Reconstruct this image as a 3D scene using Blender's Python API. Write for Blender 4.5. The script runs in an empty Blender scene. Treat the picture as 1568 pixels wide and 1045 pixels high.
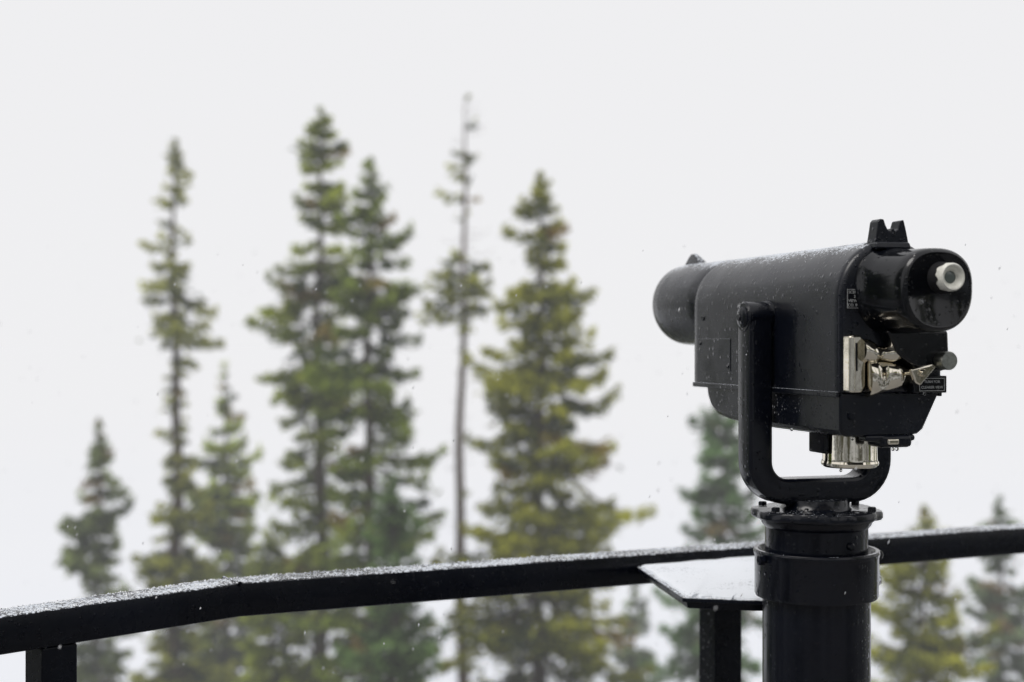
import bpy, bmesh, math, random
import numpy as np
from mathutils import Vector, Matrix
scene = bpy.context.scene
R = math.radians
scene.view_settings.view_transform = 'Standard'
scene.view_settings.look = 'None'
scene.view_settings.exposure = 0

# ---------------------------------------------------------------- helpers
def link(o, parent=None):
    scene.collection.objects.link(o)
    if parent is not None:
        o.parent = parent
    return o

def empty(name, loc=(0, 0, 0), rotz=0):
    e = bpy.data.objects.new(name, None)
    e.location = loc
    e.rotation_euler = (0, 0, rotz)
    e.empty_display_size = 0.1
    return link(e)

def mesh_obj(name, verts, faces, mat, parent=None, smooth=True, bevel=0, seg=3, sharp=35):
    me = bpy.data.meshes.new(name)
    me.from_pydata([tuple(v) for v in verts], [], faces)
    bm = bmesh.new(); bm.from_mesh(me)
    bmesh.ops.remove_doubles(bm, verts=bm.verts, dist=1e-6)
    bmesh.ops.recalc_face_normals(bm, faces=bm.faces)
    bm.to_mesh(me); bm.free()
    me.materials.append(mat)
    if smooth:
        me.polygons.foreach_set('use_smooth', [True] * len(me.polygons))
        me.set_sharp_from_angle(angle=R(sharp))
    o = link(bpy.data.objects.new(name, me), parent)
    if bevel:
        b = o.modifiers.new('b', 'BEVEL'); b.width = bevel; b.segments = seg
        b.limit_method = 'ANGLE'; b.angle_limit = R(30); b.harden_normals = True
    return o

def loft(name, rings, mat, parent=None, bevel=0, cap=True, closed=False, **k):
    n = len(rings[0]); V = []; F = []
    for r in rings: V += list(r)
    m = len(rings)
    for i in range(m if closed else m - 1):
        a = i * n; b = ((i + 1) % m) * n
        for j in range(n):
            j2 = (j + 1) % n
            F.append((a + j, a + j2, b + j2, b + j))
    if cap and not closed:
        F.append(tuple(range(n))); F.append(tuple(range((m - 1) * n, m * n)))
    return mesh_obj(name, V, F, mat, parent, bevel=bevel, **k)

def lathe(name, prof, mat, parent=None, axis='Z', c=(0, 0, 0), n=64, bevel=0, cap=True, **k):
    rings = []
    for (h, r) in prof:
        ring = []
        for i in range(n):
            a = 2 * math.pi * i / n
            p, q = r * math.cos(a), r * math.sin(a)
            if axis == 'Z': v = (c[0] + p, c[1] + q, c[2] + h)
            elif axis == 'Y': v = (c[0] + p, c[1] + h, c[2] + q)
            else: v = (c[0] + h, c[1] + p, c[2] + q)
            ring.append(v)
        rings.append(ring)
    return loft(name, rings, mat, parent, bevel, cap, **k)

def box(name, lo, hi, mat, parent=None, bevel=0.002, **k):
    x0, y0, z0 = lo; x1, y1, z1 = hi
    r = lambda z: [(x0, y0, z), (x1, y0, z), (x1, y1, z), (x0, y1, z)]
    return loft(name, [r(z0), r(z1)], mat, parent, bevel, **k)

# ---------------------------------------------------------------- materials
def newmat(name):
    m = bpy.data.materials.new(name); m.use_nodes = True
    nt = m.node_tree
    return m, nt, nt.nodes['Principled BSDF']

def N(nt, t, **k):
    n = nt.nodes.new(t)
    for a, v in k.items(): setattr(n, a, v)
    return n

def noise(nt, scale, detail=3, vec=None, rough=.5):
    n = N(nt, 'ShaderNodeTexNoise'); n.inputs['Scale'].default_value = scale
    n.inputs['Detail'].default_value = detail; n.inputs['Roughness'].default_value = rough
    if vec is not None: nt.links.new(vec, n.inputs['Vector'])
    return n.outputs['Fac']

def mrange(nt, src, a, b, c=0., d=1.):
    n = N(nt, 'ShaderNodeMapRange')
    nt.links.new(src, n.inputs[0])
    for i, v in enumerate((a, b, c, d)): n.inputs[i + 1].default_value = v
    return n.outputs[0]

def math_(nt, op, a, b):
    n = N(nt, 'ShaderNodeMath', operation=op)
    for i, v in enumerate((a, b)):
        if isinstance(v, (int, float)): n.inputs[i].default_value = v
        else: nt.links.new(v, n.inputs[i])
    return n.outputs[0]

def mixc(nt, fac, a, b):
    n = N(nt, 'ShaderNodeMix', data_type='RGBA')
    if isinstance(fac, (int, float)): n.inputs[0].default_value = fac
    else: nt.links.new(fac, n.inputs[0])
    for i, v in ((6, a), (7, b)):
        if isinstance(v, tuple): n.inputs[i].default_value = (*v, 1)
        else: nt.links.new(v, n.inputs[i])
    return n.outputs[2]

def black_paint(name, base=(.0032, .0042, .0078), rough=.2, snow=0.0, snow_lo=.6, gscale=260, spec=.30, drops=1.0, coat=.0):
    m, nt, p = newmat(name)
    tc = N(nt, 'ShaderNodeTexCoord').outputs['Object']
    geo = N(nt, 'ShaderNodeNewGeometry')
    n1 = noise(nt, 9, 4, tc)
    col = mixc(nt, mrange(nt, n1, .4, .7), base, tuple(c * 1.7 for c in base))
    r = mrange(nt, noise(nt, 22, 4, tc), .3, .7, rough * .7, rough * 1.4)
    # scattered melt-water beads, two sizes
    hs = None
    for sc, keep, amp in ((230, .74, 1.1), (140, .90, 1.5)):
        vo = N(nt, 'ShaderNodeTexVoronoi'); vo.inputs['Scale'].default_value = sc
        nt.links.new(tc, vo.inputs['Vector'])
        sep = N(nt, 'ShaderNodeSeparateColor'); nt.links.new(vo.outputs['Color'], sep.inputs[0])
        bd = math_(nt, 'MULTIPLY', mrange(nt, vo.outputs['Distance'], .40, .10), mrange(nt, sep.outputs[0], keep, keep + .02))
        bd = math_(nt, 'MULTIPLY', bd, amp * drops)
        hs = bd if hs is None else math_(nt, 'ADD', hs, bd)
    bead = hs
    fine = noise(nt, 330, 2, tc)
    orange = noise(nt, 60, 2, tc)
    h = math_(nt, 'ADD', math_(nt, 'ADD', math_(nt, 'MULTIPLY', fine, .07), math_(nt, 'MULTIPLY', orange, .2)), bead)
    bp = N(nt, 'ShaderNodeBump'); bp.inputs['Strength'].default_value = .4; bp.inputs['Distance'].default_value = .0009
    nt.links.new(h, bp.inputs['Height']); nt.links.new(bp.outputs[0], p.inputs['Normal'])
    r = math_(nt, 'MULTIPLY', r, mrange(nt, bead, 0, .5, 1, .3))
    if snow > 0:
        sx = N(nt, 'ShaderNodeSeparateXYZ'); nt.links.new(geo.outputs['Normal'], sx.inputs[0])
        up = mrange(nt, sx.outputs[2], snow_lo, .99)
        g = noise(nt, gscale, 3, tc, .7)
        big = mrange(nt, noise(nt, 18, 3, tc), .3, .7, -.08, .08)
        th = math_(nt, 'ADD', math_(nt, 'ADD', g, big), math_(nt, 'MULTIPLY', up, .3 * snow))
        mask = math_(nt, 'MULTIPLY', mrange(nt, th, .70, .76), mrange(nt, up, .0, .15))
        col = mixc(nt, mask, col, (.62, .66, .72))
        r = math_(nt, 'MAXIMUM', r, math_(nt, 'MULTIPLY', mask, .7))
    nt.links.new(col, p.inputs['Base Color']); nt.links.new(r, p.inputs['Roughness'])
    p.inputs['Specular IOR Level'].default_value = spec
    p.inputs['Coat Weight'].default_value = coat; p.inputs['Coat Roughness'].default_value = .08
    return m

M_body = black_paint('black_enamel', snow=1.0, snow_lo=.72, gscale=330, spec=.42, rough=.24)
M_cast = black_paint('black_cast_iron', rough=.17, snow=.3, snow_lo=.9, spec=.36)
M_pole = black_paint('black_pole_paint', rough=.2, spec=.32)
M_rail = black_paint('rail_paint', rough=.26, snow=.72, snow_lo=.8, gscale=240, spec=.22)
M_face = black_paint('black_face', base=(.0025, .003, .0045), rough=.13, spec=.42)

def simple(name, col, rough=.5, metal=0., bump=0, bscale=100):
    m, nt, p = newmat(name)
    tc = N(nt, 'ShaderNodeTexCoord').outputs['Object']
    f = mrange(nt, noise(nt, bscale, 4, tc), .35, .7)
    nt.links.new(mixc(nt, f, col, tuple(c * .72 for c in col)), p.inputs['Base Color'])
    nt.links.new(mrange(nt, noise(nt, bscale * .5, 3, tc), .3, .7, rough * .8, rough * 1.3), p.inputs['Roughness'])
    p.inputs['Metallic'].default_value = metal
    if bump:
        b = N(nt, 'ShaderNodeBump'); b.inputs['Strength'].default_value = bump; b.inputs['Distance'].default_value = .002
        nt.links.new(noise(nt, bscale, 4, tc), b.inputs['Height']); nt.links.new(b.outputs[0], p.inputs['Normal'])
    return m
M_chrome = simple('worn_chrome', (.97, .90, .76), .07, 1., .12, 45)
M_steel = simple('brushed_steel', (.36, .37, .34), .35, 1., .1, 300)
M_white = simple('worn_white_plastic', (.78, .77, .70), .4, 0, .1, 200)
M_text = simple('silver_lettering', (.55, .56, .56), .4, .3)
M_lens, nt, p = newmat('lens_glass'); p.inputs['Base Color'].default_value = (.10, .12, .11, 1); p.inputs['Roughness'].default_value = .08; p.inputs['Coat Weight'].default_value = .5
M_concrete = simple('wet_concrete', (.2, .2, .2), .6, 0, .3, 30)
def snowmat(name, trans):
    m, nt, p = newmat(name)
    tc = N(nt, 'ShaderNodeTexCoord').outputs['Object']
    p.inputs['Base Color'].default_value = (.88, .9, .93, 1); p.inputs['Roughness'].default_value = .8
    b = N(nt, 'ShaderNodeBump'); b.inputs['Strength'].default_value = .4; b.inputs['Distance'].default_value = .002
    nt.links.new(noise(nt, 160, 5, tc, .7), b.inputs['Height']); nt.links.new(b.outputs[0], p.inputs['Normal'])
    if trans:
        tr = N(nt, 'ShaderNodeBsdfTranslucent'); tr.inputs[0].default_value = (.99, .99, 1, 1)
        mx = N(nt, 'ShaderNodeMixShader'); mx.inputs[0].default_value = trans
        nt.links.new(p.outputs[0], mx.inputs[1]); nt.links.new(tr.outputs[0], mx.inputs[2])
        nt.links.new(mx.outputs[0], nt.nodes['Material Output'].inputs[0])
    return m
M_snow = snowmat('snow', 0)
M_flake = snowmat('snowflake', .8)
# thin snow layer on the plate, melting through in places
M_psnow, nt, p = newmat('thin_snow')
tc = N(nt, 'ShaderNodeTexCoord').outputs['Object']
g = noise(nt, 260, 4, tc, .7); bg = noise(nt, 14, 3, tc)
th = math_(nt, 'ADD', g, math_(nt, 'MULTIPLY', bg, .45))
nt.links.new(mixc(nt, mrange(nt, th, .86, .94), (.76, .79, .84), (.22, .24, .27)), p.inputs['Base Color'])
p.inputs['Roughness'].default_value = .7
b = N(nt, 'ShaderNodeBump'); b.inputs['Strength'].default_value = .3; b.inputs['Distance'].default_value = .002
nt.links.new(g, b.inputs['Height']); nt.links.new(b.outputs[0], p.inputs['Normal'])

# ---------------------------------------------------------------- tower viewer
TV = empty('coin_operated_tower_viewer', (.3637, 1.70, 0), R(16))
# local: x right, y forward (telescope axis), z up
# pole
lathe('pole', [(0.0, .0635), (1.225, .0635)], M_pole, TV, n=96)
lathe('pole_base', [(0, .13), (.018, .13), (.022, .125), (.024, .075), (.08, .068), (.085, .0637)], M_pole, TV, bevel=.001)
lathe('pole_sleeve', [(1.225, .0605), (1.278, .0605), (1.282, .064), (1.288, .0665)], M_pole, TV, n=96)
lathe('collar', [(1.196, .0655), (1.196, .0715), (1.199, .0728), (1.243, .0728), (1.249, .0745), (1.252, .0735), (1.252, .069), (1.246, .066), (1.240, .062)], M_cast, TV, n=96, bevel=.0006)
for s in (-1, 1):
    lathe('collar_bolt', [(0, .006), (.006, .006), (.008, .004)], M_cast, TV, axis='X', c=(-.081 if s < 0 else .073, -.012, 1.243), n=6)
lathe('sleeve_screw', [(0, .003), (.002, .0045), (.004, .004)], M_cast, TV, axis='Y', c=(.012, -.0635, 1.262), n=16)
# flange with scalloped edge
n = 120; rings = []
for (z, dr) in [(1.2875, -.010), (1.2895, -.002), (1.292, 0), (1.297, 0), (1.2995, -.0015), (1.3005, -.006), (1.3005, -.03)]:
    ring = []
    for i in range(n):
        a = 2 * math.pi * i / n
        r = .0775 + dr - .0028 * max(0, math.cos(a * 8 + .6)) ** 2
        ring.append((r * math.cos(a), r * math.sin(a), z + .0008 * math.sin(a * 5)))
    rings.append(ring)
loft('swivel_flange', rings, M_cast, TV)
for k in range(6):
    a = k * math.pi / 3 + .3
    lathe('flange_bolt', [(0, .0055), (.004, .0055), (.005, .004)], M_cast, TV, c=(.066 * math.cos(a), .066 * math.sin(a), 1.3004), n=6)
lathe('swivel_neck', [(1.3003, .044), (1.304, .040), (1.312, .038)], M_cast, TV)

# yoke
def yoke():
    cl = []
    zt = 1.527
    L, Rr, zb, rad = -.080, .077, 1.3225, .036
    cl += [(L, zt - i * (zt - zb - rad) / 6) for i in range(7)]
    for i in range(1, 11):
        a = math.pi + i * (math.pi / 2) / 10
        cl.append((L + rad + rad * math.cos(a), zb + rad + rad * math.sin(a)))
    for i in range(1, 6):
        cl.append((L + rad + i * (Rr - L - 2 * rad) / 5, zb))
    for i in range(1, 11):
        a = 1.5 * math.pi + i * (math.pi / 2) / 10
        cl.append((Rr - rad + rad * math.cos(a), zb + rad + rad * math.sin(a)))
    cl += [(Rr, zb + rad + i * (zt - zb - rad) / 6) for i in range(1, 7)]
    rings = []
    for i, (x, z) in enumerate(cl):
        a = cl[max(0, i - 1)]; b = cl[min(len(cl) - 1, i + 1)]
        t = Vector((b[0] - a[0], b[1] - a[1])).normalized()
        nx, nz = -t.y, t.x
        h, w = .015, .018
        sec = []
        for (cx, cy, a0) in ((h - .005, w - .005, 0), (-h + .005, w - .005, 90), (-h + .005, -w + .005, 180), (h - .005, -w + .005, 270)):
            for q in range(5):
                an = R(a0 + q * 22.5)
                sec.append((cx + .005 * math.cos(an), cy + .005 * math.sin(an)))
        rings.append([(x + nx * s, y, z + nz * s) for s, y in sec])
    loft('yoke', rings, M_cast, TV)
yoke()
for (x0, sgn) in ((-.096, 1), (.062, 1)):
    lathe('yoke_boss', [(0, .0165), (.002, .0185), (.028, .0185), (.033, .017)], M_cast, TV, axis='X', c=(x0, 0, 1.528), n=40)
lathe('pivot_cap', [(0, .006), (.002, .0115), (.005, .0125)], M_cast, TV, axis='X', c=(-.1005, 0, 1.528), n=32)
lathe('pivot_screw', [(0, .004), (.001, .0048), (.003, .0048)], M_cast, TV, axis='X', c=(-.1022, 0, 1.528), n=6)
lathe('yoke_arm_web', [(0, .012), (.018, .017)], M_cast, TV, axis='X', c=(-.080, 0, 1.532), n=32)

# housing
def arch(y, hw, zc, zb, ins=0, n=28):
    pts = [(-hw + ins, y, zb + ins)]
    for i in range(n + 1):
        a = math.pi - math.pi * i / n
        pts.append(((hw - ins) * math.cos(a), y, zc + (hw - ins) * math.sin(a)))
    pts.append((hw - ins, y, zb + ins))
    return pts
rs = [arch(-.170, .063, 1.5465, 1.443, .007), arch(-.1695, .063, 1.5465, 1.443, .004), arch(-.1665, .063, 1.5465, 1.443, .0012), arch(-.163, .063, 1.5465, 1.443, 0), arch(-.158, .063, 1.5465, 1.443, 0),
      arch(.02, .063, 1.5465, 1.443), arch(.208, .063, 1.5465, 1.4445), arch(.215, .063, 1.5465, 1.4445), arch(.223, .063, 1.5465, 1.4445, .002), arch(.227, .063, 1.5465, 1.4445, .006), arch(.2285, .063, 1.5465, 1.4445, .012)]
loft('housing', rs, M_body, TV, sharp=50)
for s in (-1, 1):
    box('housing_lip', (-.0645 if s < 0 else .0605, -.166, 1.4395), (-.0605 if s < 0 else .0645, .222, 1.4455), M_body, TV, .0012)
def lower(y, zb, ins=0):
    return [(-.0605 + ins, y, 1.443), (-.0605 + ins, y, zb + .007), (-.057 + ins, y, zb + .002), (-.052 + ins, y, zb),
            (.022, y, zb), (.034, y, zb + .002), (.041 - ins, y, zb + .007), (.0605 - ins, y, 1.443)]
loft('coin_box', [lower(-.167, 1.399, .002), lower(-.164, 1.397), lower(0, 1.397), lower(.12, 1.400), lower(.155, 1.404), lower(.170, 1.411), lower(.179, 1.422), lower(.183, 1.435)], M_body, TV, bevel=.0015)
box('side_panel', (-.0637, .105, 1.462), (-.0625, .205, 1.503), M_body, TV, .0005)
for (y, z) in ((.112, 1.468), (.198, 1.497)):
    lathe('panel_screw', [(0, .002), (.0015, .003)], M_cast, TV, axis='X', c=(-.0651, y, z), n=16)
lathe('side_screw', [(0, .003), (.002, .004)], M_cast, TV, axis='X', c=(-.0645, .19, 1.53), n=16)
# objective barrel
lathe('objective_barrel', [(.222, .052), (.232, .0555), (.26, .057), (.36, .0585), (.383, .0575), (.391, .054), (.393, .050), (.386, .047), (.34, .046)], M_body, TV, axis='Y', c=(0, 0, 1.5525), n=80, sharp=50)
lathe('objective_lens', [(.335, .046), (.338, .0461)], M_lens, TV, axis='Y', c=(0, 0, 1.5525))
# front sight
loft('front_sight', [[(-.008, .330, 1.6085), (.008, .330, 1.6085), (.008, .385, 1.6085), (-.008, .385, 1.6085)],
                     [(-.005, .348, 1.619), (.005, .348, 1.619), (.005, .378, 1.619), (-.005, .378, 1.619)],
                     [(-.003, .360, 1.6255), (.003, .360, 1.6255), (.003, .372, 1.6255), (-.003, .372, 1.6255)]], M_body, TV, bevel=.002)
# rear sight : base with two horns and a notch
prof = [(-.0245, 1.600), (-.0220, 1.610), (-.0200, 1.622), (-.0190, 1.6285), (-.0165, 1.6315), (-.0120, 1.631), (-.010, 1.625), (-.007, 1.6195), (-.004, 1.6185), (-.0025, 1.6215), (.000, 1.6215), (.002, 1.6185), (.005, 1.6205), (.008, 1.630), (.0120, 1.631), (.0145, 1.622), (.0170, 1.611), (.0190, 1.600)]
loft('rear_sight', [[(x, -.174, z) for x, z in prof], [(x, -.156, z) for x, z in prof]], M_cast, TV, bevel=.0012)
loft('rear_sight_base', [[(-.025, -.180, 1.5985), (.019, -.180, 1.5985), (.019, -.146, 1.5985), (-.025, -.146, 1.5985)], [(-.0235, -.178, 1.607), (.0175, -.178, 1.607), (.0175, -.149, 1.607), (-.0235, -.149, 1.607)]], M_cast, TV, .003)

# eyepiece hood
def sup(y, cx, cz, rx, rz, e=2.5, n=72):
    o = []
    for i in range(n):
        a = 2 * math.pi * i / n
        c, s = math.cos(a), math.sin(a)
        bx = rx * math.copysign(abs(c) ** (2 / e), c)
        o.append((cx + bx * (1 + .05 * s), y, cz + rz * math.copysign(abs(s) ** (2 / e), s)))
    return o
loft('eyepiece_hood', [sup(-.160, .002, 1.554, .050, .050, 2.2), sup(-.172, .003, 1.554, .0485, .0485, 2.2), sup(-.176, .003, 1.554, .0465, .0465, 2.2), sup(-.19, .006, 1.5535, .0445, .0445, 2.25), sup(-.225, .011, 1.553, .0425, .0440, 2.4),
                       sup(-.236, .012, 1.553, .0420, .0435, 2.4), sup(-.2405, .012, 1.553, .0400, .0415, 2.4), sup(-.2425, .012, 1.553, .0375, .039, 2.4), sup(-.2405, .012, 1.553, .0355, .037, 2.4)], M_face, TV, sharp=55)
lathe('eyecup', [(-.262, .0115), (-.2625, .0130), (-.260, .0146), (-.247, .0150), (-.2385, .0165)], M_white, TV, axis='Y', c=(.0155, 0, 1.5655), n=48, cap=False)
lathe('eyecup_inner', [(-.262, .0115), (-.2585, .0085), (-.2560, .0065)], M_white, TV, axis='Y', c=(.0155, 0, 1.5655), n=48, cap=False)
lathe('eye_lens', [(-.2555, .0070), (-.2560, .0060), (-.2565, .003)], M_lens, TV, axis='Y', c=(.0155, 0, 1.5655), n=32)
M_chip = simple('chipped_paint', (.02, .02, .022), .4)
rings = []
for h, r in ((-.2385, .0175), (-.245, .0158), (-.2535, .0153)):
    rings.append([(.0155 + r * math.cos(a), h + (.0022 * math.sin(a * 5 + 1) + .0015 * math.sin(a * 11) if h < -.25 else 0), 1.5655 + r * math.sin(a)) for a in [2 * math.pi * i / 64 for i in range(64)]])
loft('eyecup_sleeve', rings, M_chip, TV, cap=False)
loft('slide_casting', [[(-.018, y0, 1.512), (.057, y0, 1.512), (.059, y0, 1.470), (.03, y0, 1.463), (-.004, y0, 1.486)] for y0 in (-.168, -.190)], M_face, TV, bevel=.004)
lathe('knob', [(-.170, .006), (-.190, .006), (-.1905, .0098), (-.205, .0100), (-.2065, .0092)], M_steel, TV, axis='Y', c=(.0475, 0, 1.479), n=40)
# chrome coin mechanism
def prism(name, pts, y0, y1, mat, bevel=.0012):
    return loft(name, [[(x, y0, z) for x, z in pts], [(x, y1, z) for x, z in pts]], mat, TV, bevel=bevel)
prism('coin_bracket', [(-.060, 1.5055), (-.053, 1.5065), (-.052, 1.470), (-.053, 1.4445), (-.060, 1.4455)], -.1705, -.186, M_chrome, .0025)
prism('coin_slot_plate', [(-.053, 1.506), (-.041, 1.5065), (-.037, 1.500), (-.035, 1.490), (-.0355, 1.452), (-.040, 1.4445), (-.053, 1.4445)], -.1705, -.1765, M_chrome, .0025)
prism('coin_slot', [(-.0475, 1.498), (-.0455, 1.498), (-.0455, 1.468), (-.0475, 1.468)], -.1766, -.1772, M_face, 0)
rings = []
for i in range(19):
    t = i / 18
    x = -.041 + t * .058
    zc = 1.4905 - .005 * math.sin(t * 3.1) + .002 * t
    rr = .0120 - .0045 * t + .0022 * math.sin(t * 11)
    rings.append([(x, -.174 - rr * 1.2 * math.sin(math.pi * q / 12), zc + rr * math.cos(math.pi * q / 12)) for q in range(13)])
loft('coin_chute', rings, M_chrome, TV)
rings = []
for i in range(21):
    t = i / 20
    x = -.034 + t * .062
    zc = 1.4605 + .003 * t
    hh = .0165 * (1 - t) ** .7 + .0045
    dd = .017 * (1 - .55 * t) + .0022 * math.sin(t * 13)
    rings.append([(x, -.1715 - dd * (math.sin(math.pi * q / 12)) ** .6, zc + hh * math.cos(math.pi * q / 12)) for q in range(13)])
loft('coin_funnel', rings, M_chrome, TV)
prism('coin_lever', [(.008, 1.470), (.036, 1.4755), (.040, 1.4725), (.030, 1.462), (.020, 1.452), (.014, 1.455)], -.188, -.194, M_chrome, .002)
lathe('lever_pin', [(-.17, .004), (-.197, .004), (-.199, .003)], M_chrome, TV, axis='Y', c=(.022, 0, 1.466), n=20)
# nameplates with lettering
def label(name, x0, x1, z0, z1, lines, y, hs=.95):
    box(name, (x0, y - .0010, z0), (x1, y + .002, z1), M_face, TV, .0004)
    t = .0005
    for (a, b) in (((x0 + .0006, z0 + .0006), (x1 - .0006, z0 + .0006 + t)), ((x0 + .0006, z1 - .0006 - t), (x1 - .0006, z1 - .0006)),
                   ((x0 + .0006, z0 + .0012), (x0 + .0006 + t, z1 - .0012)), ((x1 - .0006 - t, z0 + .0012), (x1 - .0006, z1 - .0012))):
        box(name + '_border', (a[0], y - .0014, a[1]), (b[0], y - .0009, b[1]), M_text, TV, 0)
    h = (z1 - z0 - .003) / len(lines)
    for i, s in enumerate(lines):
        cu = bpy.data.curves.new(name + '_text', 'FONT'); cu.body = s; cu.size = h * hs; cu.extrude = .0002
        cu.align_x = 'CENTER'; cu.align_y = 'CENTER'
        o = link(bpy.data.objects.new(name + '_text', cu), TV)
        o.rotation_euler = (R(90), 0, 0); o.location = ((x0 + x1) / 2, y - .0014, z1 - .0015 - (i + .5) * h)
        cu.materials.append(M_text)
label('maker_plate', -.0555, -.0365, 1.5345, 1.556, ['SCENIC', '2', 'VIEWER', 'CO. INC'], -.1705)
box('label_pad', (.018, -.184, 1.4440), (.0585, -.1695, 1.4625), M_face, TV, .001)
label('instruction_plate', .0235, .0555, 1.4455, 1.4605, ['TURN FOR', 'CLEARER VIEW'], -.184, .66)
# underside lock canister & latch
lathe('lock_canister', [(1.398, .030), (1.366, .0308), (1.360, .0315), (1.357, .0300), (1.356, .0285)], M_chrome, TV, c=(.002, -.076, 0), n=64)
lathe('canister_ring', [(1.3585, .0318), (1.361, .0326), (1.3635, .0318)], M_chrome, TV, c=(.002, -.076, 0), n=64, cap=False)
box('canister_strap', (-.034, -.085, 1.372), (-.0285, -.045, 1.399), M_cast, TV, .002)
box('latch', (-.012, -.170, 1.3845), (.026, -.135, 1.3985), M_cast, TV, .005)
box('latch_foot', (-.030, -.1685, 1.3915), (.030, -.150, 1.3985), M_cast, TV, .003)
box('latch_tongue', (-.006, -.1725, 1.388), (.008, -.168, 1.3945), M_chrome, TV, .002)
lathe('rear_screw', [(-.167, .004), (-.1695, .0035)], M_cast, TV, axis='Y', c=(-.048, 0, 1.419), n=20)
# water drops hanging from the lower edges
M_water, nt, p = newmat('water_drop'); p.inputs['Base Color'].default_value = (1, 1, 1, 1); p.inputs['Transmission Weight'].default_value = 1; p.inputs['Roughness'].default_value = .02; p.inputs['IOR'].default_value = 1.33
for (x, y, z, r) in ((-.045, -.165, 1.3955, .0022), (.0, -.172, 1.3835, .002), (.012, -.16, 1.383, .0025), (-.058, -.05, 1.3985, .002), (-.02, -.095, 1.3545, .002), (.03, -.186, 1.4435, .0018), (-.03, -.012, 1.3055, .0022)):
    lathe('water_drop', [(r * .9, r * .3), (r * .4, r * .75), (-.2 * r, r * .95), (-r * .8, r * .7), (-r * 1.15, r * .15)], M_water, TV, c=(x, y, z), n=14, sharp=180)

# ---------------------------------------------------------------- railing
RL = empty('metal_railing')
path = [(-2.6, -4.0), (-2.07, .139), (-.359, 1.823), (2.557, 3.141), (4.6, -4.0)]
ZT, ZB, HW = 1.193, 1.150, .025
def offset(path, d):
    out = []
    for i, pnt in enumerate(path):
        pnt = Vector(pnt); ns = []
        if i > 0: t = (pnt - Vector(path[i - 1])).normalized(); ns.append(Vector((-t.y, t.x)))
        if i < len(path) - 1: t = (Vector(path[i + 1]) - pnt).normalized(); ns.append(Vector((-t.y, t.x)))
        nn = sum(ns, Vector((0, 0))).normalized()
        out.append(pnt + nn * d / nn.dot(ns[0]))
    return out
def rail(name, path, hw, z0, z1, c=.004):
    secs = []
    for (w, z) in ((-hw + c, z0), (hw - c, z0), (hw - c * .3, z0 + c * .3), (hw, z0 + c), (hw, z1 - c), (hw - c * .3, z1 - c * .3), (hw - c, z1), (-hw + c, z1), (-hw + c * .3, z1 - c * .3), (-hw, z1 - c), (-hw, z0 + c), (-hw + c * .3, z0 + c * .3)):
        secs.append([(q.x, q.y, z) for q in offset(path, w)])
    rings = [[s[i] for s in secs] for i in range(len(path))]
    return loft(name, rings, M_rail, RL)
rail('top_rail', path, HW, ZB, ZT)
rail('bottom_rail', path, .018, .12, .155)
rail('middle_rail', path, .015, .62, .65)
def along(i, t):
    a = Vector(path[i]); b = Vector(path[i + 1]); d = (b - a).normalized()
    return a + d * t, d
def post(i, t, hw=.022):
    c, d = along(i, t); nrm = Vector((-d.y, d.x))
    r = lambda z: [(*(c + d * a * hw + nrm * b_ * hw), z) for a, b_ in ((-1, -1), (1, -1), (1, 1), (-1, 1))]
    loft('post', [r(0.0), r(ZB)], M_rail, RL, bevel=.003)
L1 = (Vector(path[2]) - Vector(path[1])).length
for t in (L1 - .2464, L1 - 1.35, .05): post(1, t)
for t in (.7357, 1.95, 3.1): post(2, t, .0235)
for t in (.5, 1.8, 3.1): post(0, t)
for t in (1.0, 2.5, 4.0, 5.5): post(3, t)
cb = offset(path, -HW)[2]; cf = offset(path, HW)[2]
d1 = (Vector(path[2]) - Vector(path[1])).normalized()
rings = []
pts = [(cb.x, cb.y, ZT - .005), (cb.x, cb.y, ZT)] + [(w_.x, w_.y, ZT) for w_ in [cb.lerp(cf, i / 8) for i in range(1, 9)]]
for i, q in enumerate(pts):
    q = Vector(q); s = .0018 + .0006 * math.sin(i * 2.3)
    rings.append([q + Vector((d1.x * math.cos(a) * s * 1.6, d1.y * math.cos(a) * s * 1.6, math.sin(a) * s)) for a in [k * math.pi / 4 for k in range(8)]])
loft('weld_bead', rings, M_rail, RL)

# mounting plate between rail and pole
PL = [(.1786, 2.036), (.2142, 1.787), (.30, 1.767), (.43, 1.775), (.499, 1.92), (.5668, 2.212)]
def polyrings(P, zs):
    c = Vector((.38, 1.93)); out = []
    for z, s in zs:
        out.append([(*(c + (Vector(q) - c) * s), z) for q in P])
    return out
def densify(P, n=8):
    out = []
    for i in range(len(P)):
        a = Vector(P[i]); b_ = Vector(P[(i + 1) % len(P)])
        for k in range(n): out.append(tuple(a.lerp(b_, k / n)))
    return out
loft('mounting_plate', polyrings(PL, [(1.172, 1.0), (1.177, 1.0)]), M_rail, RL, bevel=.001)
loft('plate_lip', polyrings(PL, [(1.163, .955), (1.172, .965)]), M_rail, RL, bevel=.001)
rnd = random.Random(4)
PD = densify(PL, 14)
PD = [(x + rnd.uniform(-.0022, .0022), y + rnd.uniform(-.004, .004)) for x, y in PD]
loft('plate_snow', polyrings(PD, [(1.1772, .97), (1.1795, .963), (1.1815, .94), (1.1825, .90)]), M_psnow, RL, sharp=30)

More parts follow.
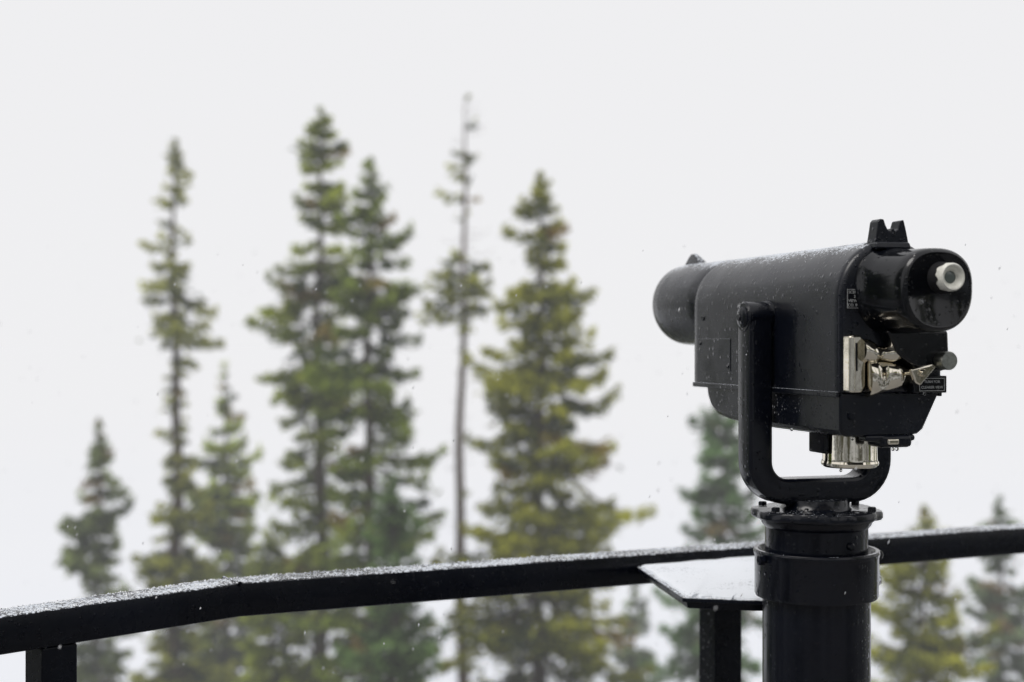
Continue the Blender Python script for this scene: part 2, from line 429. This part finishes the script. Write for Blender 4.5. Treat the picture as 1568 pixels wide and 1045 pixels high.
# tiny snow grains on rail top
rng = np.random.default_rng(5)
def fastmesh(name, V, F, mat, parent=None, col=None, smooth=False):
    me = bpy.data.meshes.new(name)
    k = F.shape[1]
    me.vertices.add(len(V)); me.vertices.foreach_set('co', V.astype(np.float32).ravel())
    me.loops.add(F.size); me.loops.foreach_set('vertex_index', F.astype(np.int32).ravel())
    me.polygons.add(len(F)); me.polygons.foreach_set('loop_start', np.arange(0, F.size, k, dtype=np.int32))
    if smooth: me.polygons.foreach_set('use_smooth', np.ones(len(F), bool))
    me.update(calc_edges=True)
    if col is not None:
        at = me.color_attributes.new('col', 'FLOAT_COLOR', 'POINT')
        at.data.foreach_set('color', np.concatenate([col, np.ones((len(col), 1))], 1).astype(np.float32).ravel())
    me.materials.append(mat)
    return link(bpy.data.objects.new(name, me), parent)
def grains(name, centers, rad, mat, parent, stretch=None):
    n = len(centers)
    base = np.array([(1, 0, 0), (-1, 0, 0), (0, 1, 0), (0, -1, 0), (0, 0, 1), (0, 0, -1)], float)
    tri = np.array([(0, 2, 4), (2, 1, 4), (1, 3, 4), (3, 0, 4), (2, 0, 5), (1, 2, 5), (3, 1, 5), (0, 3, 5)])
    jit = rng.uniform(.6, 1.3, (n, 6, 1))
    V = base[None] * jit * rad[:, None, None]
    if stretch is not None:
        V = V + stretch[:, None, :] * base[None, :, 2:3] * rad[:, None, None]
    V = V + centers[:, None, :]
    F = tri[None] + (np.arange(n) * 6)[:, None, None]
    return fastmesh(name, V.reshape(-1, 3), F.reshape(-1, 3), mat, parent, smooth=stretch is not None)
C = []
for i, cnt, tr in ((1, 8000, (L1 - 1.1, L1)), (2, 10000, (0, 3.1))):
    a = np.array(path[i]); b_ = np.array(path[i + 1]); d = (b_ - a) / np.linalg.norm(b_ - a); nn = np.array([-d[1], d[0]])
    t = rng.uniform(tr[0], tr[1], cnt); w = rng.uniform(-.0245, .0245, cnt)
    keep = rng.uniform(0, 1, cnt) < .32 + .35 * np.sin(t * 37 + 3 * np.sin(t * 11)) * np.sin(w * 160 + t * 20) + .3 * (np.abs(w) > .018)
    t, w = t[keep], w[keep]
    xy = a + d * t[:, None] + nn * w[:, None]
    C.append(np.concatenate([xy, np.full((len(xy), 1), ZT + .0003)], 1))
C = np.concatenate(C)
grains('snow_grains', C, rng.uniform(.0004, .0015, len(C)) , M_snow, RL)
# loose grains around the rim of the plate snow
PE = np.array(densify(PL, 120)); cc_ = np.array([.38, 1.93])
PE = cc_ + (PE - cc_) * rng.uniform(.93, .995, (len(PE), 1))
grains('plate_grains', np.concatenate([PE, np.full((len(PE), 1), 1.1775)], 1), rng.uniform(.0005, .0016, len(PE)), M_snow, RL)
m_ = 1700
c = rng.uniform(0, 1, (m_, 2))
gx = rng.normal(0, .015, m_).clip(-.045, .045); gy = -.16 + .54 * c[:, 1]
gz = 1.5465 + np.sqrt(.063 ** 2 - gx ** 2)
gz = np.where(gy > .228, 1.5525 + np.sqrt(.0575 ** 2 - gx ** 2), gz)
grains('snow_specks', np.stack([gx, gy, gz], 1), rng.uniform(.0003, .0010, m_), M_snow, TV)

# ---------------------------------------------------------------- deck
DK = offset(path, .14)
deck = loft('viewing_deck', [[(q.x, q.y, -.25) for q in DK], [(q.x, q.y, 0) for q in DK]], M_concrete, None, bevel=.01)

# ---------------------------------------------------------------- terrain
def hgt(x, y):
    r = np.hypot(x, y)
    far = np.clip((r - 8) / 30, 0, 1)
    h = -1.7 - 55 * np.tanh((y + 1) / 155)
    h += far * (.5 * np.sin(x * .13 + 1) * np.cos(y * .11) + .25 * np.sin(x * .41 + y * .3))
    return h
rr = np.concatenate([[0.01], np.geomspace(1.5, 9000, 110)]); nt_ = 180
th = np.linspace(0, 2 * np.pi, nt_, endpoint=False)
Rg, Tg = np.meshgrid(rr, th, indexing='ij')
X = Rg * np.cos(Tg); Y = Rg * np.sin(Tg); Z = hgt(X, Y)
V = np.stack([X, Y, Z], -1).reshape(-1, 3)
ii, jj = np.meshgrid(np.arange(len(rr) - 1), np.arange(nt_), indexing='ij')
j2 = (jj + 1) % nt_
F = np.stack([ii * nt_ + jj, (ii + 1) * nt_ + jj, (ii + 1) * nt_ + j2, ii * nt_ + j2], -1).reshape(-1, 4)
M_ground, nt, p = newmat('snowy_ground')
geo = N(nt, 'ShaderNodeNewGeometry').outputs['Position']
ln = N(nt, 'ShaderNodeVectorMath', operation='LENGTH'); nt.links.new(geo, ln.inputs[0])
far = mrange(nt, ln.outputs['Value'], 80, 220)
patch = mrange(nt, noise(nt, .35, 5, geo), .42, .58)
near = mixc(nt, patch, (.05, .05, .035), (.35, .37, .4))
valley = mixc(nt, mrange(nt, noise(nt, .004, 4, geo), .35, .7), (.76, .79, .85), (.69, .74, .83))  # distant snow toned to match the sky, haze put into the colour
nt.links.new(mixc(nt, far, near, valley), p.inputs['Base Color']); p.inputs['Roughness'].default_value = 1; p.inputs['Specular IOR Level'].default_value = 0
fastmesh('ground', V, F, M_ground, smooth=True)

# ---------------------------------------------------------------- mist filling the valley (thin homogeneous fog)
m = bpy.data.materials.new('mist'); m.use_nodes = True; nt = m.node_tree; nt.nodes.clear()
SIG = .0029
ab = N(nt, 'ShaderNodeVolumeAbsorption'); ab.inputs['Color'].default_value = (0, 0, 0, 1); ab.inputs['Density'].default_value = SIG
em = N(nt, 'ShaderNodeEmission'); em.inputs[0].default_value = (.866, .866, .882, 1); em.inputs[1].default_value = SIG  # emission stands in for sky light scattered in the mist
ad = N(nt, 'ShaderNodeAddShader'); nt.links.new(ab.outputs[0], ad.inputs[0]); nt.links.new(em.outputs[0], ad.inputs[1])
o_ = N(nt, 'ShaderNodeOutputMaterial'); nt.links.new(ad.outputs[0], o_.inputs['Volume'])
bx = [(-8000, 5, 0), (8000, 5, 0), (8000, 8000, 0), (-8000, 8000, 0)]
mesh_obj('valley_mist', [(x, y, -120) for x, y, _ in bx] + [(x, y, 90) for x, y, _ in bx],
         [(0, 1, 2, 3), (4, 5, 6, 7), (0, 1, 5, 4), (1, 2, 6, 5), (2, 3, 7, 6), (3, 0, 4, 7)], m, smooth=False)

# ---------------------------------------------------------------- trees
def foliage_mat():
    m, nt, p = newmat('conifer_foliage')
    at = N(nt, 'ShaderNodeAttribute', attribute_name='col').outputs['Color']
    p.inputs['Roughness'].default_value = .75; p.inputs['Specular IOR Level'].default_value = .12
    nt.links.new(at, p.inputs['Base Color'])
    tr = N(nt, 'ShaderNodeBsdfTranslucent'); nt.links.new(at, tr.inputs[0])
    mx = N(nt, 'ShaderNodeMixShader'); mx.inputs[0].default_value = .42
    nt.links.new(p.outputs[0], mx.inputs[1]); nt.links.new(tr.outputs[0], mx.inputs[2])
    nt.links.new(mx.outputs[0], nt.nodes['Material Output'].inputs[0])
    return m
M_fol = foliage_mat()
M_bark = simple('bark', (.12, .09, .08), .9, 0, .8, 12)
M_deadbark = simple('grey_bark', (.21, .15, .14), .9, 0, .8, 12)

def tube_np(P, rad, k=5):
    P = np.asarray(P); n = len(P)
    T = np.gradient(P, axis=0); T /= np.linalg.norm(T, axis=1)[:, None] + 1e-9
    up = np.where(np.abs(T[:, 2:3]) > .9, np.array([[1., 0, 0]]), np.array([[0, 0, 1.]]))
    A = np.cross(T, up); A /= np.linalg.norm(A, axis=1)[:, None] + 1e-9
    B = np.cross(T, A)
    an = np.arange(k) * 2 * np.pi / k
    V = P[:, None] + (A[:, None] * np.cos(an)[None, :, None] + B[:, None] * np.sin(an)[None, :, None]) * np.asarray(rad)[:, None, None]
    i, j = np.meshgrid(np.arange(n - 1), np.arange(k), indexing='ij'); j2 = (j + 1) % k
    F = np.stack([i * k + j, i * k + j2, (i + 1) * k + j2, (i + 1) * k + j], -1).reshape(-1, 4)
    return V.reshape(-1, 3), F

def tree(name, cx, ytop, s, table, seed, hue=(.10, .12, .035), dark=(.062, .098, .056), dens=1.1, trunk=.0, haze_lift=0., step=20, bare=None, brown=.05, lean=0, wobble=.05):
    rg = np.random.default_rng(seed)
    d = s * 2178
    x0 = (cx - 784) * s; y0 = d; zt = 1.5 - (ytop - 522) * s
    zg = float(hgt(np.array(x0), np.array(y0))) - .3
    H = zt - zg
    root = empty(name, (x0, y0, zg))
    tb = np.array(table, float)
    drops = tb[:, 0] * s; RL_ = tb[:, 1] * s; RR_ = tb[:, 2] * s
    DN = tb[:, 3] if tb.shape[1] > 3 else np.ones(len(tb))
    tz = np.linspace(0, H, 36)
    wob = wobble * (np.sin(tz * .7 + seed) + .6 * np.sin(tz * 1.9 + seed * 2)) * np.clip((H - tz) / 2.0 + .25, 0, 1) + lean * (tz / H) ** 6
    TP = np.stack([wob, .04 * np.cos(tz * .5 + seed), tz], 1)
    tr0 = trunk if trunk else .012 * H
    trr = tr0 * (1 - tz / H) ** .8 + .008
    WV, WF = [], []; nb = 0
    v, f = tube_np(TP, trr, 10); WV.append(v); WF.append(f); nb += len(v)
    LV, LC = [], []
    drop = .02; k = 0
    maxdrop = min(H * .93, (1045 - ytop + 260) * s)
    sz = s / .012
    lop = rg.uniform(0, 6.28)
    while drop < maxdrop:
        dn = np.interp(drop, drops, DN)
        rl = np.interp(drop, drops, RL_); rr_ = np.interp(drop, drops, RR_)
        nbr = int(rg.integers(3, 8)) if drop > 60 * s else int(rg.integers(3, 6))
        az0 = rg.uniform(0, 6.28)
        whorl_scale = rg.uniform(.62, 1.15)
        z = H - drop
        tx = np.interp(z, tz, TP[:, 0]); ty = np.interp(z, tz, TP[:, 1])
        # slow swings in vigour from side to side make the outline uneven
        asym = .22 * math.sin(drop * 1.7 + lop)
        cdens = .55 + .45 * math.sin(drop * 2.9 + lop * 2) ** 2
        for b in range(nbr):
            if rg.uniform() > .35 + .65 * dn: continue
            az = az0 + b * 6.283 / nbr + rg.uniform(-.5, .5)
            ca, sa = math.cos(az), math.sin(az)
            side = rr_ if ca > 0 else rl
            mean = min(rl, rr_) * .5 + (rl + rr_) * .25
            L = (side * abs(ca) + mean * (1 - abs(ca))) * whorl_scale * rg.uniform(.5, 1.25) * (1 + asym * ca)
            if L < .02: L = .02
            up = np.interp(drop / s, [0, 60, 250, 600], [.7, .22, -.05, -.2]) + rg.uniform(-.2, .2)
            t = np.linspace(0, 1, 7)
            bend = rg.uniform(-.25, .25)
            px = tx + ca * L * t - sa * L * bend * t * t; py = ty + sa * L * t + ca * L * bend * t * t
            pz = z + rg.uniform(-.08, .08) + L * (up * t - rg.uniform(.12, .34) * np.sin(t * 2.4) * (.5 if drop < 80 * s else 1) + rg.uniform(-.04, .16) * t ** 3)
            P = np.stack([px, py, pz], 1)
            v, f = tube_np(P, np.linspace(max(.006, .022 * L * .55), .003, 7), 4)
            WV.append(v); WF.append(f + nb); nb += len(v)
            if bare is not None and any(lo < drop / s < hi for lo, hi in bare):
                if rg.uniform() < .93: continue
            n = int((20 + 95 * L / sz) * dens * (.35 + .65 * dn) * (.6 + .5 * cdens))
            tt = rg.uniform(.10 if L < .6 else .18, 1.0, n) ** .85
            wid = (.34 * L * np.sin(np.clip(tt * 1.1 + .15, 0, 1.2) / 1.2 * np.pi) ** .8 + .06)
            lat = rg.normal(0, .55, n) * wid
            cl = .5 + .5 * np.sin(tt * L * 8 + rg.uniform(0, 6)) * np.sin(lat * 9 + rg.uniform(0, 6))
            kp = rg.uniform(0, 1, n) < .2 + .95 * cl
            tt, lat = tt[kp], lat[kp]; n = len(tt)
            if n == 0: continue
            cxp = np.interp(tt, t, px) - sa * lat; cyp = np.interp(tt, t, py) + ca * lat
            hang = rg.uniform(0, .14, n) * min(1, L * 1.4)
            czp = np.interp(tt, t, pz) - np.abs(lat) * .25 + rg.normal(0, .03, n) - hang
            Cn = np.stack([cxp, cyp, czp], 1)
            dirv = np.stack([ca * np.ones(n) - sa * lat * 3.0 / (wid.mean() * 4 + .05), sa * np.ones(n) + ca * lat * 3.0 / (wid.mean() * 4 + .05), rg.normal(-.2, .4, n)], 1)
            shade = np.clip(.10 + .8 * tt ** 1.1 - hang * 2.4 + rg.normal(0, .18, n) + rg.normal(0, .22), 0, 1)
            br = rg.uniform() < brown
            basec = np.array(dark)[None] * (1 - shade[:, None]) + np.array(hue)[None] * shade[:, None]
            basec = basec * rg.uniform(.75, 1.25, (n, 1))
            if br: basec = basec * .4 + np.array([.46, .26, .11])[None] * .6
            basec = basec + haze_lift  # pales the farther trees: haze put into the needle colour
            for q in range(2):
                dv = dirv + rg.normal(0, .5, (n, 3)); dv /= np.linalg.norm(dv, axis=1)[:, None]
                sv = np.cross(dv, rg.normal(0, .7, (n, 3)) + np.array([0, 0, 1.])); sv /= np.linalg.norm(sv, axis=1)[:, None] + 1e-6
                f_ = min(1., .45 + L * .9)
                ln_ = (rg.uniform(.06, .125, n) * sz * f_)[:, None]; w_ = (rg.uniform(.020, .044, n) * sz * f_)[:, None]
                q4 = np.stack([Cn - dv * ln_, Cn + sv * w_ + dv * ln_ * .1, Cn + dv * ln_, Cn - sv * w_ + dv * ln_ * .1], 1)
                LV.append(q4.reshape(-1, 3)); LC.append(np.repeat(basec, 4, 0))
        drop += step * s * rg.uniform(.55, 1.45) * (.6 if drop < 60 * s else 1)
        k += 1
    V = np.concatenate(WV); F = np.concatenate(WF)
    fastmesh('trunk_and_limbs', V, F, M_deadbark if bare is not None else M_bark, root, smooth=True)
    V = np.concatenate(LV); F = np.arange(len(V)).reshape(-1, 4)
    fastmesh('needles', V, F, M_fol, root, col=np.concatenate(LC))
    return root

OL = (.66, .66, .09)
trees = []
trees.append(tree('fir_tree', 150, 645, .015, [(0, 3, 3), (40, 25, 15), (90, 35, 30), (130, 30, 50), (175, 75, 50), (220, 35, 40), (300, 45, 50), (420, 70, 70), (700, 110, 110)], 11, hue=(.42, .50, .18), haze_lift=.02, step=17))
trees.append(tree('fir_tree', 268, 218, .014, [(0, 3, 3, 1), (25, 18, 12, 1), (70, 28, 38, .7), (130, 45, 50, .3), (170, 25, 22, .5), (220, 60, 72, .8), (280, 55, 85, .8), (340, 25, 25, .6), (420, 25, 25, .6), (480, 28, 28, .7), (540, 38, 48, .9), (600, 50, 65, 1), (700, 65, 75, 1), (830, 75, 85, 1), (1100, 120, 120, 1)], 12, hue=(.60, .61, .13), dens=.85, haze_lift=.01, step=18))
trees.append(tree('fir_tree', 345, 560, .016, [(0, 3, 3, .5), (60, 20, 20, .6), (110, 35, 45, .8), (160, 45, 55, 1), (240, 60, 75, 1), (300, 70, 70, 1), (400, 70, 80, 1), (480, 90, 90, 1), (700, 120, 120, 1)], 13, hue=(.64, .73, .14), haze_lift=.02))
trees.append(tree('fir_tree', 490, 168, .013, [(0, 3, 3, 1), (30, 20, 20, 1), (60, 40, 38, 1), (110, 70, 55, 1), (160, 40, 48, .8), (230, 62, 75, 1), (290, 135, 85, .9), (330, 65, 75, .7), (390, 135, 85, .9), (420, 140, 85, .9), (480, 65, 65, .6), (520, 110, 75, .8), (600, 75, 75, .7), (700, 80, 75, .8), (880, 95, 95, 1), (1200, 130, 130, 1)], 14, hue=(.54, .61, .10), step=21, brown=.05))
trees.append(tree('fir_tree', 567, 250, .012, [(0, 3, 3, 1), (40, 28, 28, 1), (100, 45, 50, 1), (160, 60, 62, 1), (230, 70, 65, 1), (290, 80, 90, 1), (340, 85, 135, .9), (400, 75, 125, .7), (440, 80, 135, .9), (520, 90, 100, .9), (600, 90, 100, 1), (800, 100, 100, 1), (1100, 140, 140, 1)], 15, hue=(.46, .56, .11), step=21, brown=.04))
trees.append(tree('dead_topped_pine_tree', 706, 150, .013, [(0, 6, 6, .2), (40, 24, 50, .35), (75, 22, 40, .3), (95, 30, 18, .5), (110, 38, 16, .4), (140, 42, 14, .4), (170, 35, 14, .2), (205, 50, 30, .2), (250, 56, 45, .75), (310, 62, 54, .75), (345, 34, 34, .5), (370, 22, 22, .25), (900, 30, 30, .25)], 16, hue=(.54, .56, .11), bare=[(0, 82), (150, 226), (345, 2000)], trunk=.17, step=15, dens=.75, lean=.10, wobble=.035))
trees.append(tree('fir_tree', 826, 262, .012, [(0, 3, 3, 1), (30, 22, 24, 1), (80, 62, 30, 1), (120, 42, 52, 1), (150, 55, 75, 1), (200, 65, 85, 1), (250, 72, 115, 1), (300, 90, 165, .95), (335, 90, 165, .95), (400, 105, 130, 1), (440, 115, 105, 1), (480, 130, 112, 1), (520, 130, 135, 1), (600, 135, 135, 1), (780, 155, 150, 1), (1100, 190, 190, 1)], 17, hue=OL, brown=.07, step=16, dens=1.15))
trees.append(tree('fir_tree', 1105, 600, .014, [(0, 3, 3), (50, 35, 35), (100, 50, 45), (150, 70, 65), (220, 75, 75), (320, 120, 80), (440, 130, 80), (700, 150, 150)], 18, hue=(.30, .48, .20), step=17))
trees.append(tree('fir_tree', 1415, 780, .012, [(0, 3, 3), (60, 50, 50), (120, 85, 90), (200, 85, 100), (265, 95, 110), (500, 150, 150)], 19, hue=OL, step=16))
trees.append(tree('fir_tree', 1532, 762, .016, [(0, 3, 3), (50, 30, 30), (100, 50, 50), (200, 60, 65), (280, 75, 75), (500, 110, 110)], 20, hue=(.36, .46, .24), haze_lift=.02, step=17))
trees.append(tree('fir_tree', 600, 735, .011, [(0, 3, 3), (60, 50, 50), (150, 65, 65), (315, 85, 85), (600, 130, 130)], 21, hue=(.32, .49, .17)))
trees.append(tree('fir_tree', 972, 885, .017, [(0, 3, 3), (80, 35, 35), (155, 45, 45), (400, 90, 90)], 22, hue=(.42, .52, .24), haze_lift=.05))
trees.append(tree('fir_tree', 420, 800, .013, [(0, 3, 3), (60, 45, 45), (150, 60, 60), (245, 80, 80), (500, 120, 120)], 23, hue=(.60, .67, .13)))

# unseen trees beside and behind the deck, added to block sky light (linked copies)
FR = empty('blocker_forest')
frg = random.Random(9)
srcs = [trees[4], trees[10], trees[1]]
spots = [(frg.uniform(R(38), R(322)), frg.uniform(12, 34)) for k in range(30)]
spots += [(R(-37 - 3.4 * k) + frg.uniform(-.03, .03), frg.uniform(15, 26)) for k in range(13)]  # extra dense row on the left, added to darken reflections in the paint
for k, (az, rd) in enumerate(spots):
    x = math.sin(az) * rd; y = math.cos(az) * rd
    src = srcs[k % 2 if k >= 30 else k % 3]; sc = frg.uniform(.75, 1.1)
    e = bpy.data.objects.new('blocker_tree', None); link(e, FR)
    e.location = (x, y, float(hgt(np.array(x), np.array(y))) - .2); e.rotation_euler = (0, 0, frg.uniform(0, 6.28)); e.scale = (sc,) * 3
    for ch in src.children:
        link(bpy.data.objects.new('part', ch.data), e)

# ---------------------------------------------------------------- falling snow
n = 620
yy = rng.uniform(1.0, 7, n)
xx = rng.uniform(-.42, .42, n) * yy; zz = 1.5 + (rng.uniform(0, 1, n) * -.36 + .07) * yy
ctr = np.stack([xx, yy, zz], 1)
rad = rng.uniform(.0004, .0008, n) * (.5 + .5 * yy)
st = np.stack([rng.normal(.8, .3, n), rng.normal(0, .2, n), rng.uniform(.6, 2.6, n)], 1)
grains('snowfall', ctr, rad, M_flake, None, st)

# ---------------------------------------------------------------- light
w = bpy.data.worlds.new('World'); scene.world = w; w.use_nodes = True
nt = w.node_tree; nt.nodes.clear()
SUN_EL, SUN_AZ = R(58), R(-120)   # azimuth measured from +Y toward +X
out = N(nt, 'ShaderNodeOutputWorld')
sky = N(nt, 'ShaderNodeTexSky', sky_type='NISHITA'); sky.sun_disc = False
sky.sun_elevation = SUN_EL; sky.sun_rotation = SUN_AZ; sky.air_density = 1; sky.dust_density = 4
b1 = N(nt, 'ShaderNodeBackground'); b1.inputs[1].default_value = .1; nt.links.new(sky.outputs[0], b1.inputs[0])
tcw = N(nt, 'ShaderNodeTexCoord').outputs['Generated']
cl = mrange(nt, noise(nt, 1.6, 4, tcw), .3, .7)
cc = mixc(nt, cl, (.874, .868, .882), (.898, .892, .902))
b2 = N(nt, 'ShaderNodeBackground'); nt.links.new(cc, b2.inputs[0]); b2.inputs[1].default_value = 1.0
mx = N(nt, 'ShaderNodeMixShader'); mx.inputs[0].default_value = .95
nt.links.new(b1.outputs[0], mx.inputs[1]); nt.links.new(b2.outputs[0], mx.inputs[2]); nt.links.new(mx.outputs[0], out.inputs[0])
sl = bpy.data.lights.new('sun', 'SUN'); sl.energy = 1.5; sl.angle = R(30); sl.color = (1, .97, .93)
so = link(bpy.data.objects.new('sun', sl))
dirn = Vector((math.sin(SUN_AZ) * math.cos(SUN_EL), math.cos(SUN_AZ) * math.cos(SUN_EL), math.sin(SUN_EL)))
so.rotation_euler = dirn.to_track_quat('Z', 'Y').to_euler()

# ---------------------------------------------------------------- camera
cam = bpy.data.cameras.new('camera'); co = link(bpy.data.objects.new('camera', cam))
co.location = (0, 0, 1.5); co.rotation_euler = (R(90), 0, 0)
cam.lens = 50; cam.sensor_width = 36; cam.clip_start = .02; cam.clip_end = 20000
cam.dof.use_dof = True; cam.dof.focus_distance = 1.62; cam.dof.aperture_fstop = 3.9
scene.camera = co
